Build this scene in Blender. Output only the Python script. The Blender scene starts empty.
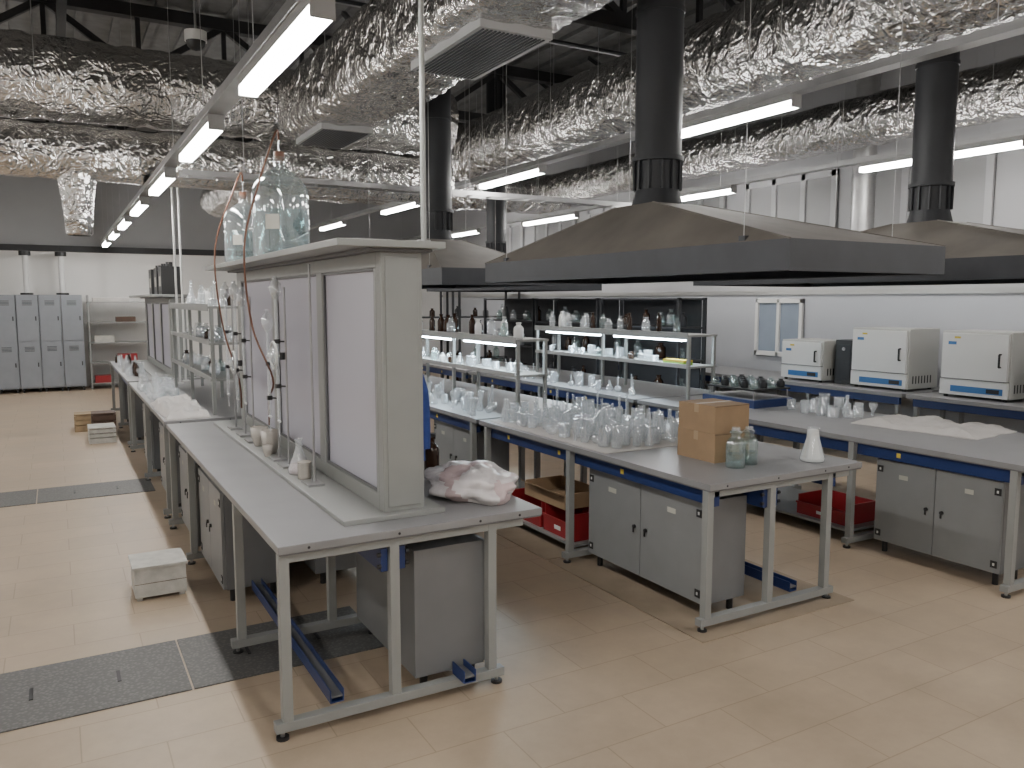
import bpy, math, random
from mathutils import Vector, Matrix, noise
random.seed(7)
sc = bpy.context.scene
# ------------------------------------------------------------------ materials
def newmat(name):
    m = bpy.data.materials.new(name); m.use_nodes = True
    nt = m.node_tree; nt.nodes.clear()
    out = nt.nodes.new('ShaderNodeOutputMaterial')
    return m, nt, out
def mat(name, col, rough=0.5, metal=0.0, var=0.0, vscale=6.0, bump=0.0, bscale=40.0, emit=None, estr=0.0, spec=0.5):
    m, nt, out = newmat(name)
    b = nt.nodes.new('ShaderNodeBsdfPrincipled')
    b.inputs['Base Color'].default_value = (*col, 1)
    b.inputs['Roughness'].default_value = rough
    b.inputs['Metallic'].default_value = metal
    b.inputs['Specular IOR Level'].default_value = spec
    nt.links.new(b.outputs[0], out.inputs[0])
    tc = nt.nodes.new('ShaderNodeTexCoord')
    if var > 0:
        n = nt.nodes.new('ShaderNodeTexNoise'); n.inputs['Scale'].default_value = vscale
        n.inputs['Detail'].default_value = 6
        nt.links.new(tc.outputs['Object'], n.inputs['Vector'])
        r = nt.nodes.new('ShaderNodeMapRange')
        r.inputs['From Min'].default_value = 0.3; r.inputs['From Max'].default_value = 0.7
        r.inputs['To Min'].default_value = 1-var; r.inputs['To Max'].default_value = 1+var
        nt.links.new(n.outputs['Fac'], r.inputs['Value'])
        mx = nt.nodes.new('ShaderNodeVectorMath'); mx.operation = 'SCALE'
        mx.inputs[0].default_value = col
        nt.links.new(r.outputs[0], mx.inputs['Scale'])
        nt.links.new(mx.outputs[0], b.inputs['Base Color'])
    if bump > 0:
        n2 = nt.nodes.new('ShaderNodeTexNoise'); n2.inputs['Scale'].default_value = bscale
        nt.links.new(tc.outputs['Object'], n2.inputs['Vector'])
        bp = nt.nodes.new('ShaderNodeBump'); bp.inputs['Strength'].default_value = bump
        bp.inputs['Distance'].default_value = 0.01
        nt.links.new(n2.outputs['Fac'], bp.inputs['Height'])
        nt.links.new(bp.outputs[0], b.inputs['Normal'])
    if emit:
        b.inputs['Emission Color'].default_value = (*emit, 1)
        b.inputs['Emission Strength'].default_value = estr
    return m
def glassmat(name, tint, edge=0.55, milky=0.06, base=0.12, dcol=(.85,.88,.9)):
    m, nt, out = newmat(name)
    t = nt.nodes.new('ShaderNodeBsdfTransparent'); t.inputs[0].default_value = (*tint, 1)
    g = nt.nodes.new('ShaderNodeBsdfGlossy'); g.inputs['Roughness'].default_value = 0.06
    g.inputs[0].default_value = (0.95, 0.97, 1, 1)
    d = nt.nodes.new('ShaderNodeBsdfDiffuse'); d.inputs[0].default_value = (*dcol, 1)
    lw = nt.nodes.new('ShaderNodeLayerWeight'); lw.inputs['Blend'].default_value = 0.35
    mr = nt.nodes.new('ShaderNodeMapRange')
    mr.inputs['To Min'].default_value = base; mr.inputs['To Max'].default_value = edge
    nt.links.new(lw.outputs['Facing'], mr.inputs['Value'])
    m1 = nt.nodes.new('ShaderNodeMixShader'); nt.links.new(mr.outputs[0], m1.inputs[0])
    nt.links.new(t.outputs[0], m1.inputs[1]); nt.links.new(g.outputs[0], m1.inputs[2])
    m2 = nt.nodes.new('ShaderNodeMixShader'); m2.inputs[0].default_value = milky
    nt.links.new(m1.outputs[0], m2.inputs[1]); nt.links.new(d.outputs[0], m2.inputs[2])
    nt.links.new(m2.outputs[0], out.inputs[0])
    return m
def floormat():
    m, nt, out = newmat('floor_tiles')
    b = nt.nodes.new('ShaderNodeBsdfPrincipled'); b.inputs['Roughness'].default_value = 0.42
    tc = nt.nodes.new('ShaderNodeTexCoord')
    br = nt.nodes.new('ShaderNodeTexBrick')
    br.inputs['Scale'].default_value = 1.0
    br.inputs['Brick Width'].default_value = 0.6; br.inputs['Row Height'].default_value = 0.3
    br.inputs['Mortar Size'].default_value = 0.0028
    br.inputs['Color1'].default_value = (0.385, 0.302, 0.220, 1)
    br.inputs['Color2'].default_value = (0.366, 0.286, 0.207, 1)
    br.inputs['Mortar'].default_value = (0.275, 0.213, 0.152, 1)
    nt.links.new(tc.outputs['Object'], br.inputs['Vector'])
    n = nt.nodes.new('ShaderNodeTexNoise'); n.inputs['Scale'].default_value = 1.6; n.inputs['Detail'].default_value = 9
    n.inputs['Roughness'].default_value = 0.75
    nt.links.new(tc.outputs['Object'], n.inputs['Vector'])
    r = nt.nodes.new('ShaderNodeMapRange'); r.inputs['From Min'].default_value = .3; r.inputs['From Max'].default_value = .7
    r.inputs['To Min'].default_value = .82; r.inputs['To Max'].default_value = 1.12
    nt.links.new(n.outputs['Fac'], r.inputs['Value'])
    s = nt.nodes.new('ShaderNodeVectorMath'); s.operation = 'SCALE'
    nt.links.new(br.outputs['Color'], s.inputs[0]); nt.links.new(r.outputs[0], s.inputs['Scale'])
    nt.links.new(s.outputs[0], b.inputs['Base Color'])
    r2 = nt.nodes.new('ShaderNodeMapRange'); r2.inputs['To Min'].default_value = .3; r2.inputs['To Max'].default_value = .6
    nt.links.new(n.outputs['Fac'], r2.inputs['Value']); nt.links.new(r2.outputs[0], b.inputs['Roughness'])
    nt.links.new(b.outputs[0], out.inputs[0])
    return m
def foilmat():
    m, nt, out = newmat('crinkled_foil')
    b = nt.nodes.new('ShaderNodeBsdfPrincipled')
    b.inputs['Base Color'].default_value = (0.66, 0.65, 0.635, 1)
    b.inputs['Metallic'].default_value = 1.0; b.inputs['Roughness'].default_value = 0.27
    tc = nt.nodes.new('ShaderNodeTexCoord')
    n = nt.nodes.new('ShaderNodeTexNoise'); n.inputs['Scale'].default_value = 4; n.inputs['Detail'].default_value = 3
    nt.links.new(tc.outputs['Object'], n.inputs['Vector'])
    mixv = nt.nodes.new('ShaderNodeMix'); mixv.data_type = 'VECTOR'; mixv.inputs['Factor'].default_value = 0.3
    nt.links.new(tc.outputs['Object'], mixv.inputs[4]); nt.links.new(n.outputs['Color'], mixv.inputs[5])
    v = nt.nodes.new('ShaderNodeTexVoronoi'); v.inputs['Scale'].default_value = 9
    v.feature = 'F1'
    nt.links.new(mixv.outputs[1], v.inputs['Vector'])
    v2 = nt.nodes.new('ShaderNodeTexVoronoi'); v2.inputs['Scale'].default_value = 26
    nt.links.new(mixv.outputs[1], v2.inputs['Vector'])
    mm = nt.nodes.new('ShaderNodeMath'); mm.operation = 'MULTIPLY'; mm.inputs[1].default_value = .45
    nt.links.new(v2.outputs['Distance'], mm.inputs[0])
    ad = nt.nodes.new('ShaderNodeMath'); ad.operation = 'ADD'
    nt.links.new(v.outputs['Distance'], ad.inputs[0]); nt.links.new(mm.outputs[0], ad.inputs[1])
    bp = nt.nodes.new('ShaderNodeBump'); bp.inputs['Strength'].default_value = .95; bp.inputs['Distance'].default_value = 0.04
    nt.links.new(ad.outputs[0], bp.inputs['Height']); nt.links.new(bp.outputs[0], b.inputs['Normal'])
    nt.links.new(b.outputs[0], out.inputs[0])
    return m
def platemat():
    m, nt, out = newmat('checker_plate')
    b = nt.nodes.new('ShaderNodeBsdfPrincipled')
    b.inputs['Metallic'].default_value = 0.2; b.inputs['Roughness'].default_value = 0.55
    tc = nt.nodes.new('ShaderNodeTexCoord')
    v = nt.nodes.new('ShaderNodeTexVoronoi'); v.inputs['Scale'].default_value = 55
    nt.links.new(tc.outputs['Object'], v.inputs['Vector'])
    cr = nt.nodes.new('ShaderNodeValToRGB')
    cr.color_ramp.elements[0].color = (.15,.145,.14,1); cr.color_ramp.elements[1].color = (.10,.098,.094,1)
    cr.color_ramp.elements[0].position = .2; cr.color_ramp.elements[1].position = .5
    nt.links.new(v.outputs['Distance'], cr.inputs[0])
    nt.links.new(cr.outputs['Color'], b.inputs['Base Color'])
    bp = nt.nodes.new('ShaderNodeBump'); bp.inputs['Strength'].default_value = .4; bp.inputs['Distance'].default_value = .003
    nt.links.new(v.outputs['Distance'], bp.inputs['Height']); nt.links.new(bp.outputs[0], b.inputs['Normal'])
    nt.links.new(b.outputs[0], out.inputs[0])
    return m

M = {}
M['floor'] = floormat(); M['foil'] = foilmat(); M['plate'] = platemat()
M['top'] = mat('bench_top_laminate', (0.215, 0.213, 0.217), .38, var=.06, vscale=4)
M['edge'] = mat('bench_edge', (0.13, 0.13, 0.135), .5)
M['frame'] = mat('frame_grey_paint', (0.24, 0.245, 0.238), .4, var=.04)
M['cab'] = mat('cabinet_grey', (0.15, 0.152, 0.155), .45, var=.06)
M['cabd'] = mat('cabinet_door_grey', (0.20, 0.204, 0.206), .42, var=.04)
M['blue'] = mat('blue_beam', (0.014, 0.030, 0.115), .4, var=.08)
M['black'] = mat('black_plastic', (0.012, 0.012, 0.013), .45)
M['dark'] = mat('dark_hood_paint', (0.034, 0.036, 0.041), .55, var=.12, spec=.35)
M['dduct'] = mat('dark_duct_paint', (0.018, 0.019, 0.022), .55, var=.1, spec=.35)
M['dust'] = mat('dusty_hood_top', (0.105, 0.094, 0.083), .75, var=.18, vscale=3, spec=.25)
M['alu'] = mat('aluminium', (0.36, 0.36, 0.35), .35, metal=.5)
M['steel'] = mat('galvanised_steel', (0.36, 0.36, 0.36), .4, metal=.8, var=.1)
M['pane'] = glassmat('frosted_pane', (0.85, 0.85, 0.9), .5, .70, .12, (.60,.59,.66))
M['post'] = mat('post_white_grey', (0.25, 0.255, 0.245), .42, var=.03)
M['wallw'] = mat('wall_white', (0.70, 0.69, 0.67), .8, var=.04, vscale=1)
M['wallg'] = mat('wall_grey', (0.28, 0.28, 0.285), .8, var=.08, vscale=1)
M['wallb'] = mat('wall_pale_blue', (0.38, 0.39, 0.415), .6, var=.04, vscale=1)
M['wallu'] = mat('wall_upper_grey', (0.36, 0.36, 0.37), .7, var=.05, vscale=1)
M['ceil'] = mat('ceiling_dark', (0.17, 0.17, 0.17), .9, var=.15)
M['truss'] = mat('truss_dark', (0.025, 0.025, 0.027), .6, var=.1)
M['white'] = mat('white_enamel', (0.60, 0.60, 0.59), .35)
M['whited'] = mat('fixture_grey', (0.30, 0.30, 0.30), .4)
M['cream'] = mat('furnace_cream', (0.42, 0.42, 0.40), .4)
M['lamp'] = mat('fluorescent_diffuser', (0.9, 0.9, 0.9), .5, emit=(1.0, 0.975, 0.935), estr=76)
M['led'] = mat('cool_shelf_lamp', (0.9, 0.9, 0.9), .5, emit=(0.72, 0.89, 1.0), estr=85)
M['card'] = mat('cardboard', (0.28, 0.185, 0.105), .8, var=.08, vscale=8)
M['tape'] = mat('packing_tape', (0.34, 0.24, 0.145), .3)
M['red'] = mat('red_plastic', (0.27, 0.015, 0.02), .4)
M['wood'] = mat('raw_wood', (0.33, 0.24, 0.14), .7, var=.2, vscale=12)
M['dwood'] = mat('dark_wood', (0.08, 0.045, 0.03), .6, var=.2, vscale=12)
M['pwood'] = mat('painted_wood', (0.43, 0.42, 0.385), .65, var=.14, vscale=14, bump=.4)
M['cloth'] = mat('white_cloth', (0.50, 0.475, 0.455), .9, var=.06, bump=.5, bscale=60)
M['coat'] = mat('blue_workwear', (0.02, 0.045, 0.20), .85, var=.15, vscale=20, bump=.4, bscale=80)
M['bag'] = mat('plastic_bag', (0.60, 0.565, 0.565), .22, var=.12, vscale=10, bump=.9, bscale=14)
M['pink'] = mat('pink_bag_contents', (0.53, 0.42, 0.42), .22, var=.15, vscale=8, bump=.9, bscale=14)
M['rubber'] = mat('brown_rubber', (0.12, 0.045, 0.022), .5)
M['porc'] = mat('porcelain', (0.42, 0.39, 0.35), .25)
M['amber'] = mat('brown_glass', (0.03, 0.014, 0.008), .1)
M['powder'] = mat('white_powder', (0.75, 0.75, 0.73), .8)
M['paper'] = mat('paper_label', (0.42, 0.41, 0.36), .8)
M['locker'] = mat('locker_grey', (0.22, 0.235, 0.26), .45, var=.05)
M['win'] = mat('window_pane', (0.24, 0.28, 0.34), .08, var=.1, vscale=2)
M['bluel'] = mat('blue_label', (0.03, 0.13, 0.33), .4)
M['yellow'] = mat('yellow_label', (0.55, 0.42, 0.04), .5)
M['green'] = mat('green_plastic', (0.25, 0.5, 0.05), .5)
M['mat'] = mat('floor_board', (0.27, 0.21, 0.15), .7, var=.1)
M['glass'] = glassmat('clear_glass', (0.96, 0.975, 0.98), .68, .18, .16)
M['gglass'] = glassmat('greenish_glass', (0.72, 0.82, 0.79), .5, .06)
M['carboy'] = glassmat('carboy_glass', (0.84, 0.89, 0.88), .7, .05, .10)
M['water'] = glassmat('water_fill', (0.74, 0.84, 0.85), .25, .05, .05)

# ------------------------------------------------------------------ mesh builder
class MB:
    def __init__(s):
        s.v = []; s.f = []; s.mi = []; s.sm = []; s.mats = []
    def m(s, k):
        if k not in s.mats: s.mats.append(k)
        return s.mats.index(k)
    def add(s, vs, fs, k, smooth=False):
        o = len(s.v); s.v += [Vector(p) for p in vs]; i = s.m(k)
        for f in fs:
            s.f.append([o+a for a in f]); s.mi.append(i); s.sm.append(smooth)
    def box(s, x0, x1, y0, y1, z0, z1, k):
        vs = [(x0,y0,z0),(x1,y0,z0),(x1,y1,z0),(x0,y1,z0),(x0,y0,z1),(x1,y0,z1),(x1,y1,z1),(x0,y1,z1)]
        fs = [(0,3,2,1),(4,5,6,7),(0,1,5,4),(1,2,6,5),(2,3,7,6),(3,0,4,7)]
        s.add(vs, fs, k)
    def beam(s, a, b, w, h, k):
        a = Vector(a); b = Vector(b); d = (b-a).normalized()
        up = Vector((0,0,1)) if abs(d.z) < .95 else Vector((0,1,0))
        r = d.cross(up).normalized(); u = r.cross(d)
        vs = []
        for p in (a, b):
            for sx, sy in ((-1,-1),(1,-1),(1,1),(-1,1)):
                vs.append(p + r*sx*w/2 + u*sy*h/2)
        s.add(vs, [(0,1,2,3),(7,6,5,4),(0,4,5,1),(1,5,6,2),(2,6,7,3),(3,7,4,0)], k)
    def cyl(s, a, b, r0, k, r1=None, seg=16, caps=True, smooth=True):
        if r1 is None: r1 = r0
        a = Vector(a); b = Vector(b); d = (b-a).normalized()
        up = Vector((0,0,1)) if abs(d.z) < .95 else Vector((1,0,0))
        r = d.cross(up).normalized(); u = r.cross(d)
        vs = []
        for p, rr in ((a, r0), (b, r1)):
            for i in range(seg):
                t = 2*math.pi*i/seg
                vs.append(p + r*rr*math.cos(t) + u*rr*math.sin(t))
        fs = [(i, (i+1) % seg, seg+(i+1) % seg, seg+i) for i in range(seg)]
        s.add(vs, fs, k, smooth)
        if caps:
            s.add(vs[:seg], [tuple(range(seg))[::-1]], k); s.add(vs[seg:], [tuple(range(seg))], k)
    def lathe(s, c, prof, k, seg=16, rot=None, sc=1.0):
        c = Vector(c); vs = []
        for (r, z) in prof:
            for i in range(seg):
                t = 2*math.pi*i/seg
                p = Vector((r*sc*math.cos(t), r*sc*math.sin(t), z*sc))
                if rot: p = rot @ p
                vs.append(c+p)
        fs = []
        for j in range(len(prof)-1):
            for i in range(seg):
                fs.append((j*seg+i, j*seg+(i+1) % seg, (j+1)*seg+(i+1) % seg, (j+1)*seg+i))
        s.add(vs, fs, k, True)
    def tube(s, pts, r, k, seg=8, sub=6):
        P = [Vector(p) for p in pts]; Q = []
        for i in range(len(P)-1):
            p0 = P[max(i-1,0)]; p1 = P[i]; p2 = P[i+1]; p3 = P[min(i+2,len(P)-1)]
            for j in range(sub):
                t = j/sub
                Q.append(.5*((2*p1)+(p2-p0)*t+(2*p0-5*p1+4*p2-p3)*t*t+(3*p1-p0-3*p2+p3)*t**3))
        Q.append(P[-1]); vs = []
        ref = Vector((.3,.8,.5)).normalized()
        for i, q in enumerate(Q):
            d = (Q[min(i+1,len(Q)-1)]-Q[max(i-1,0)]).normalized()
            a = d.cross(ref).normalized(); b = a.cross(d)
            for n in range(seg):
                t = 2*math.pi*n/seg
                vs.append(q + a*r*math.cos(t)+b*r*math.sin(t))
        fs = [(i*seg+n, i*seg+(n+1)%seg, (i+1)*seg+(n+1)%seg, (i+1)*seg+n) for i in range(len(Q)-1) for n in range(seg)]
        s.add(vs, fs, k, True)
    def torus(s, c, R, r, k, ax=0, seg=24, s2=8):
        vs = []
        for i in range(seg):
            t = 2*math.pi*i/seg
            for j in range(s2):
                p = 2*math.pi*j/s2
                q = [(R+r*math.cos(p))*math.cos(t), (R+r*math.cos(p))*math.sin(t)]
                z = r*math.sin(p)
                v = {0:(z,q[0],q[1]),1:(q[0],z,q[1]),2:(q[0],q[1],z)}[ax]
                vs.append(Vector(c)+Vector(v))
        fs = [(i*s2+j, ((i+1)%seg)*s2+j, ((i+1)%seg)*s2+(j+1)%s2, i*s2+(j+1)%s2) for i in range(seg) for j in range(s2)]
        s.add(vs, fs, k, True)
    def build(s, name, bevel=0, origin=None):
        xs = [p.x for p in s.v]; ys = [p.y for p in s.v]; zs = [p.z for p in s.v]
        c = Vector(((min(xs)+max(xs))/2, (min(ys)+max(ys))/2, min(zs))) if origin is None else Vector(origin)
        me = bpy.data.meshes.new(name)
        me.from_pydata([tuple(p-c) for p in s.v], [], s.f)
        for k in s.mats: me.materials.append(M[k])
        me.polygons.foreach_set('material_index', s.mi)
        me.polygons.foreach_set('use_smooth', s.sm)
        me.update()
        ob = bpy.data.objects.new(name, me); ob.location = c
        sc.collection.objects.link(ob)
        if bevel:
            b = ob.modifiers.new('bevel', 'BEVEL'); b.width = bevel; b.segments = 2
            b.limit_method = 'ANGLE'; b.angle_limit = 1.0
        return ob

# ------------------------------------------------------------------ room
XL, XR, YN, YF, ZC = -3.0, 8.45, -4.0, 18.3, 5.2
b = MB(); b.box(XL, XR, YN, YF, -.1, 0, 'floor'); b.build('floor', origin=(0,0,0))
b = MB(); b.box(XL, XR, YN, YF, ZC, ZC+.1, 'ceil')
HZ = ZC-.05
x = XL+.2
while x < XR-.1:
    b.box(x, x+.08, YN, YF, HZ, ZC, 'ceil'); x += .4
b.build('ceiling')
b = MB(); b.box(XL, XR, YF, YF+.1, 0, 2.75, 'wallw'); b.box(XL, XR, YF, YF+.1, 2.75, ZC, 'wallg')
b.build('wall_back')
b = MB(); b.box(XL, XR, YF-.08, YF, 2.7, 2.82, 'truss'); b.build('trim_1')
b = MB(); b.box(XR, XR+.1, YN, YF, 0, 1.85, 'wallb'); b.box(XR, XR+.1, YN, YF, 1.85, ZC, 'wallu'); b.build('wall_right')
b = MB(); b.box(XR-.03, XR, YN, YF, 1.82, 1.88, 'alu'); b.build('trim_2')
b = MB(); b.box(XL-.1, XL, YN, YF, 0, ZC, 'wallw'); b.build('wall_left')
b = MB(); b.box(XL, XR, YN-.1, YN, 0, ZC, 'wallw'); b.build('wall_front')
n = 1
y = 1.0
while y < 15:
    b = MB()
    b.box(XR-.02, XR, y, y+1.5, 2.35, 3.3, 'wallg')
    for q in (y, y+.47, y+.95, y+1.42):
        b.box(XR-.05, XR, q, q+.08, 2.3, 3.35, 'wallu')
    b.box(XR-.05, XR, y, y+1.5, 2.3, 2.38, 'wallu'); b.box(XR-.05, XR, y, y+1.5, 3.27, 3.35, 'wallu')
    b.build('window_%d' % n, .004); n += 1; y += 1.9
for (y0, y1) in ((7.15, 7.95),):
    b = MB()
    b.box(XR-.02, XR, y0, y1, 1.05, 1.72, 'win')
    for q in (y0, (y0+y1)/2-.025, y1-.05): b.box(XR-.05, XR, q, q+.05, 1.0, 1.77, 'white')
    b.box(XR-.05, XR, y0, y1, 1.0, 1.06, 'white'); b.box(XR-.05, XR, y0, y1, 1.71, 1.77, 'white')
    b.build('window_%d' % n, .004); n += 1
for y in (2.4, 6.3, 10.5, 14.2):
    b = MB()
    b.beam((XL+.02, y, 4.35), (XR-.02, y, 4.35), .12, .12, 'truss')
    b.beam((XL+.02, y, 5.06), (XR-.02, y, 5.06), .14, .14, 'truss')
    x = XL+.2; up = True
    while x < XR-1.0:
        b.beam((x, y, 4.38 if up else 5.03), (x+.95, y, 5.03 if up else 4.38), .07, .07, 'truss')
        b.beam((x+.95, y, 4.38), (x+.95, y, 5.03), .05, .05, 'truss')
        x += .95; up = not up
    b.build('roof_truss')
for x in (-1.6, .2, 3.15, 6.7):
    b = MB()
    b.beam((x, YN+.02, 4.5), (x, YF-.02, 4.5), .08, .12, 'truss')
    yy = YN+.5
    while yy < YF-1:
        b.beam((x, yy, 4.55), (x, yy+.9, 5.13), .05, .05, 'truss')
        yy += .9*1.5
    b.build('roof_brace')
for (x0, x1, yy, z) in ((-2.9, 8.3, 5.2, 4.62), (-2.9, 8.3, 7.9, 4.66)):
    b = MB()
    b.cyl((x0,yy,z),(x1,yy,z),.02,'dduct',seg=10); b.cyl((x0,yy+.07,z),(x1,yy+.07,z),.012,'steel',seg=8)
    for q in (-2.2,-.4,1.6,4.0,6.4,8.0): b.cyl((q,yy,z),(q,yy,HZ),.004,'steel',seg=6)
    b.build('electrical_conduit')

# ------------------------------------------------------------------ checker plates
for (y0, y1, xe, w) in ((3.7, 4.3, 1.38, .93), (7.9, 8.5, .72, .95)):
    x1 = xe
    while x1 > -2.1:
        x = x1-w
        b = MB(); b.box(x+.01, x1, y0, y1, 0, .006, 'plate')
        for q in (.3, .65):
            b.box(x+q-.008, x+q+.008, (y0+y1)/2-.06, (y0+y1)/2+.06, .006, .009, 'black')
        b.build('floor_access_plate'); x1 = x

# ------------------------------------------------------------------ benches
HT = .80
def bench(x0, y0, y1, frames, side_blue=True, width=1.2, shelf=None, low=None):
    b = MB(); x1 = x0+width
    b.box(x0, x1, y0, y1, HT-.032, HT, 'top')
    b.box(x0+.004, x1-.004, y0+.004, y1-.004, HT-.040, HT-.032, 'edge')
    lx = [x0+.025, x0+.485, x0+.95]
    for fy in frames:
        for x in lx:
            b.box(x-.021, x+.021, fy-.021, fy+.021, .075, HT-.04, 'frame')
        b.box(lx[0]-.05, lx[2]+.06, fy-.024, fy+.024, .035, .075, 'frame')
        b.box(lx[0]-.02, lx[2]+.16, fy-.02, fy+.02, HT-.075, HT-.041, 'frame')
        for x in (lx[0]-.02, lx[2]+.03):
            b.cyl((x, fy, 0), (x, fy, .012), .026, 'black', seg=12)
            b.cyl((x, fy, .012), (x, fy, .036), .009, 'steel', seg=8)
    a, e = frames[0], frames[-1]
    if side_blue:
        b.box(x0+.05, x0+.085, a-.02, e+.02, HT-.125, HT-.045, 'blue')
        b.box(x0+.96, x0+.995, a-.02, e+.02, HT-.125, HT-.045, 'blue')
        q = a+.75
        while q < e:
            b.box(x0+.048, x0+.05, q, q+.03, HT-.10, HT-.07, 'yellow'); q += .7
    b.box(lx[1]-.055, lx[1]-.024, a, e, HT-.185, HT-.085, 'blue')
    b.box(lx[1]+.024, lx[1]+.055, a, e, HT-.185, HT-.085, 'blue')
    for fy in frames:
        for z in (HT-.16, HT-.11):
            b.cyl((lx[1]+.055, fy, z), (lx[1]+.07, fy, z), .01, 'black', seg=8)
            b.cyl((lx[1]-.07, fy, z), (lx[1]-.055, fy, z), .01, 'black', seg=8)
    if low is not None:
        for (lxx, la, lb) in low:
            b.box(lxx-.03, lxx+.03, la, lb, .078, .083, 'blue')
            b.box(lxx-.03, lxx-.024, la, lb, .083, .135, 'blue'); b.box(lxx+.024, lxx+.03, la, lb, .083, .135, 'blue')
            b.box(lxx-.024, lxx+.024, la, lb, .10, .108, 'edge')
    for q in (.12, .5, .88, 1.08):
        b.cyl((x0+q, y0-.001, HT-.018), (x0+q, y0, HT-.018), .006, 'black', seg=8)
    return b.build('laboratory_bench', .003)
bench(.70, 3.05, 6.6, [3.09, 3.99, 5.55, 6.5], side_blue=False, low=[(.94, 3.12, 4.65), (1.5, 3.0, 3.12)])
bench(.70, 6.75, 10.2, [6.85, 8.4, 10.1], side_blue=False)
bench(.70, 10.35, 13.9, [10.45, 12.1, 13.8], side_blue=True)
bench(2.89, 3.0, 5.6, [3.04, 4.33, 5.5], low=[(3.62, 3.07, 4.3)])
bench(2.89, 5.65, 9.3, [5.75, 7.4, 9.2])
bench(2.89, 9.4, 13, [9.5, 11.2, 12.9])
bench(4.80, 2.42, 6.0, [2.52, 3.62, 4.9, 5.9], low=[(5.5, 2.6, 3.58)])
bench(4.80, 6.05, 9.6, [6.15, 7.8, 9.5])
bench(4.80, 9.7, 13.2, [9.8, 11.5, 13.1])

def cabinet(x0, x1, y0, y1, side=-1, z0=.085, z1=.665, doors=2, gap=.003):
    b = MB()
    b.box(x0+.02, x1, y0, y1, z0, z1, 'cab') if side < 0 else b.box(x0, x1-.02, y0, y1, z0, z1, 'cab')
    w = (y1-y0)/doors
    for i in range(doors):
        ya = y0+i*w+gap; yb = y0+(i+1)*w-gap
        xa, xb = (x0, x0+.018) if side < 0 else (x1-.018, x1)
        b.box(xa, xb, ya, yb, z0+.005, z1-.005, 'cabd')
        hy = yb-.05 if i == 0 else ya+.05
        fx = x0-.012 if side < 0 else x1+.012
        b.cyl((fx, hy, (z0+z1)/2+.01), (fx+.012*(1 if side < 0 else -1), hy, (z0+z1)/2+.01), .012, 'black', seg=12)
        b.box(fx-.003, fx+.003, hy-.005, hy+.005, (z0+z1)/2-.025, (z0+z1)/2+.01, 'black')
        ey = ya+.03 if i == 0 else yb-.03
        for z in (z0+.06, z1-.07):
            xx = x0-.004 if side < 0 else x1
            b.box(xx, xx+.004, ey-.02, ey+.02, z-.022, z+.022, 'black')
            b.box(xx-.002, xx+.006, ey-.006, ey+.006, z-.008, z+.008, 'white')
    if doors == 2 and side < 0:
        b.box(x0-.0008, x0, y0+w*.42, y0+w*.55, z1-.12, z1-.09, 'paper')
        b.box(x0-.0008, x0, y0+w*1.45, y0+w*1.6, z1-.12, z1-.09, 'paper')
    for x in (x0+.06, x1-.06):
        for y in (y0+.05, y1-.05):
            b.cyl((x, y, 0.004), (x, y, z0), .018, 'black', seg=10)
    b.build('base_cabinet', .003)
cabinet(1.30, 1.66, 3.14, 3.93, side=1)
cabinet(.76, 1.11, 4.68, 5.48); cabinet(.76, 1.11, 5.62, 6.42)
cabinet(1.30, 1.66, 4.7, 5.48, side=1); cabinet(1.30, 1.66, 5.65, 6.42, side=1)
cabinet(.76, 1.11, 6.95, 7.75); cabinet(.76, 1.11, 8.5, 9.3)
cabinet(.76, 1.11, 10.6, 11.4); cabinet(.76, 1.11, 12.3, 13.1)
cabinet(2.99, 3.31, 3.15, 4.22)
cabinet(2.99, 3.31, 5.85, 6.7); cabinet(2.99, 3.31, 7.6, 8.5)
cabinet(4.90, 5.23, 2.62, 3.48)
cabinet(4.90, 5.23, 6.3, 7.2)
b = MB(); b.box(2.80, 3.98, 2.93, 4.42, 0, .004, 'mat'); b.build('floor_protection_board')
b = MB(); b.box(2.80, 3.98, 4.44, 6.4, 0, .004, 'mat'); b.build('floor_protection_board')

def crate(x0, x1, y0, y1, z0, h, k='red'):
    b = MB(); t = .012
    b.box(x0, x1, y0, y1, z0, z0+t, k)
    b.box(x0, x0+t, y0, y1, z0+t, z0+h*.62, k); b.box(x1-t, x1, y0, y1, z0+t, z0+h, k)
    b.box(x0+t, x1-t, y0, y0+t, z0+t, z0+h, k); b.box(x0+t, x1-t, y1-t, y1, z0+t, z0+h, k)
    b.box(x0-.008, x0, y0-.004, y1+.004, z0+h*.55, z0+h*.65, k)
    b.box(x0-.004, x0-.001, (y0+y1)/2-.04, (y0+y1)/2+.04, z0+h*.22, z0+h*.38, 'white')
    b.build('storage_crate', .003)
def carton(x0, x1, y0, y1, z0, z1, name='cardboard_box'):
    b = MB(); b.box(x0, x1, y0, y1, z0, z1, 'card')
    ym = (y0+y1)/2
    b.box(x0-.001, x1+.001, ym-.018, ym+.018, z1-.0, z1+.001, 'tape')
    b.box(x0-.001, x0, ym-.018, ym+.018, z1-.05, z1, 'tape'); b.box(x1, x1+.001, ym-.018, ym+.018, z1-.05, z1, 'tape')
    b.box(x0+.0, x1-.0, y0-.0006, y0, z1-.006, z1-.003, 'dwood')
    b.build(name, .004)
b = MB(); b.box(2.97, 3.75, 4.37, 5.46, .08, .098, 'frame')
for x in (3.0, 3.7):
    for y in (4.42, 5.4): b.cyl((x, y, 0.004), (x, y, .08), .015, 'black', seg=8)
b.build('low_shelf')
crate(3.0, 3.35, 4.42, 4.80, .098, .19); crate(3.0, 3.35, 4.84, 5.28, .098, .19)
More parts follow.
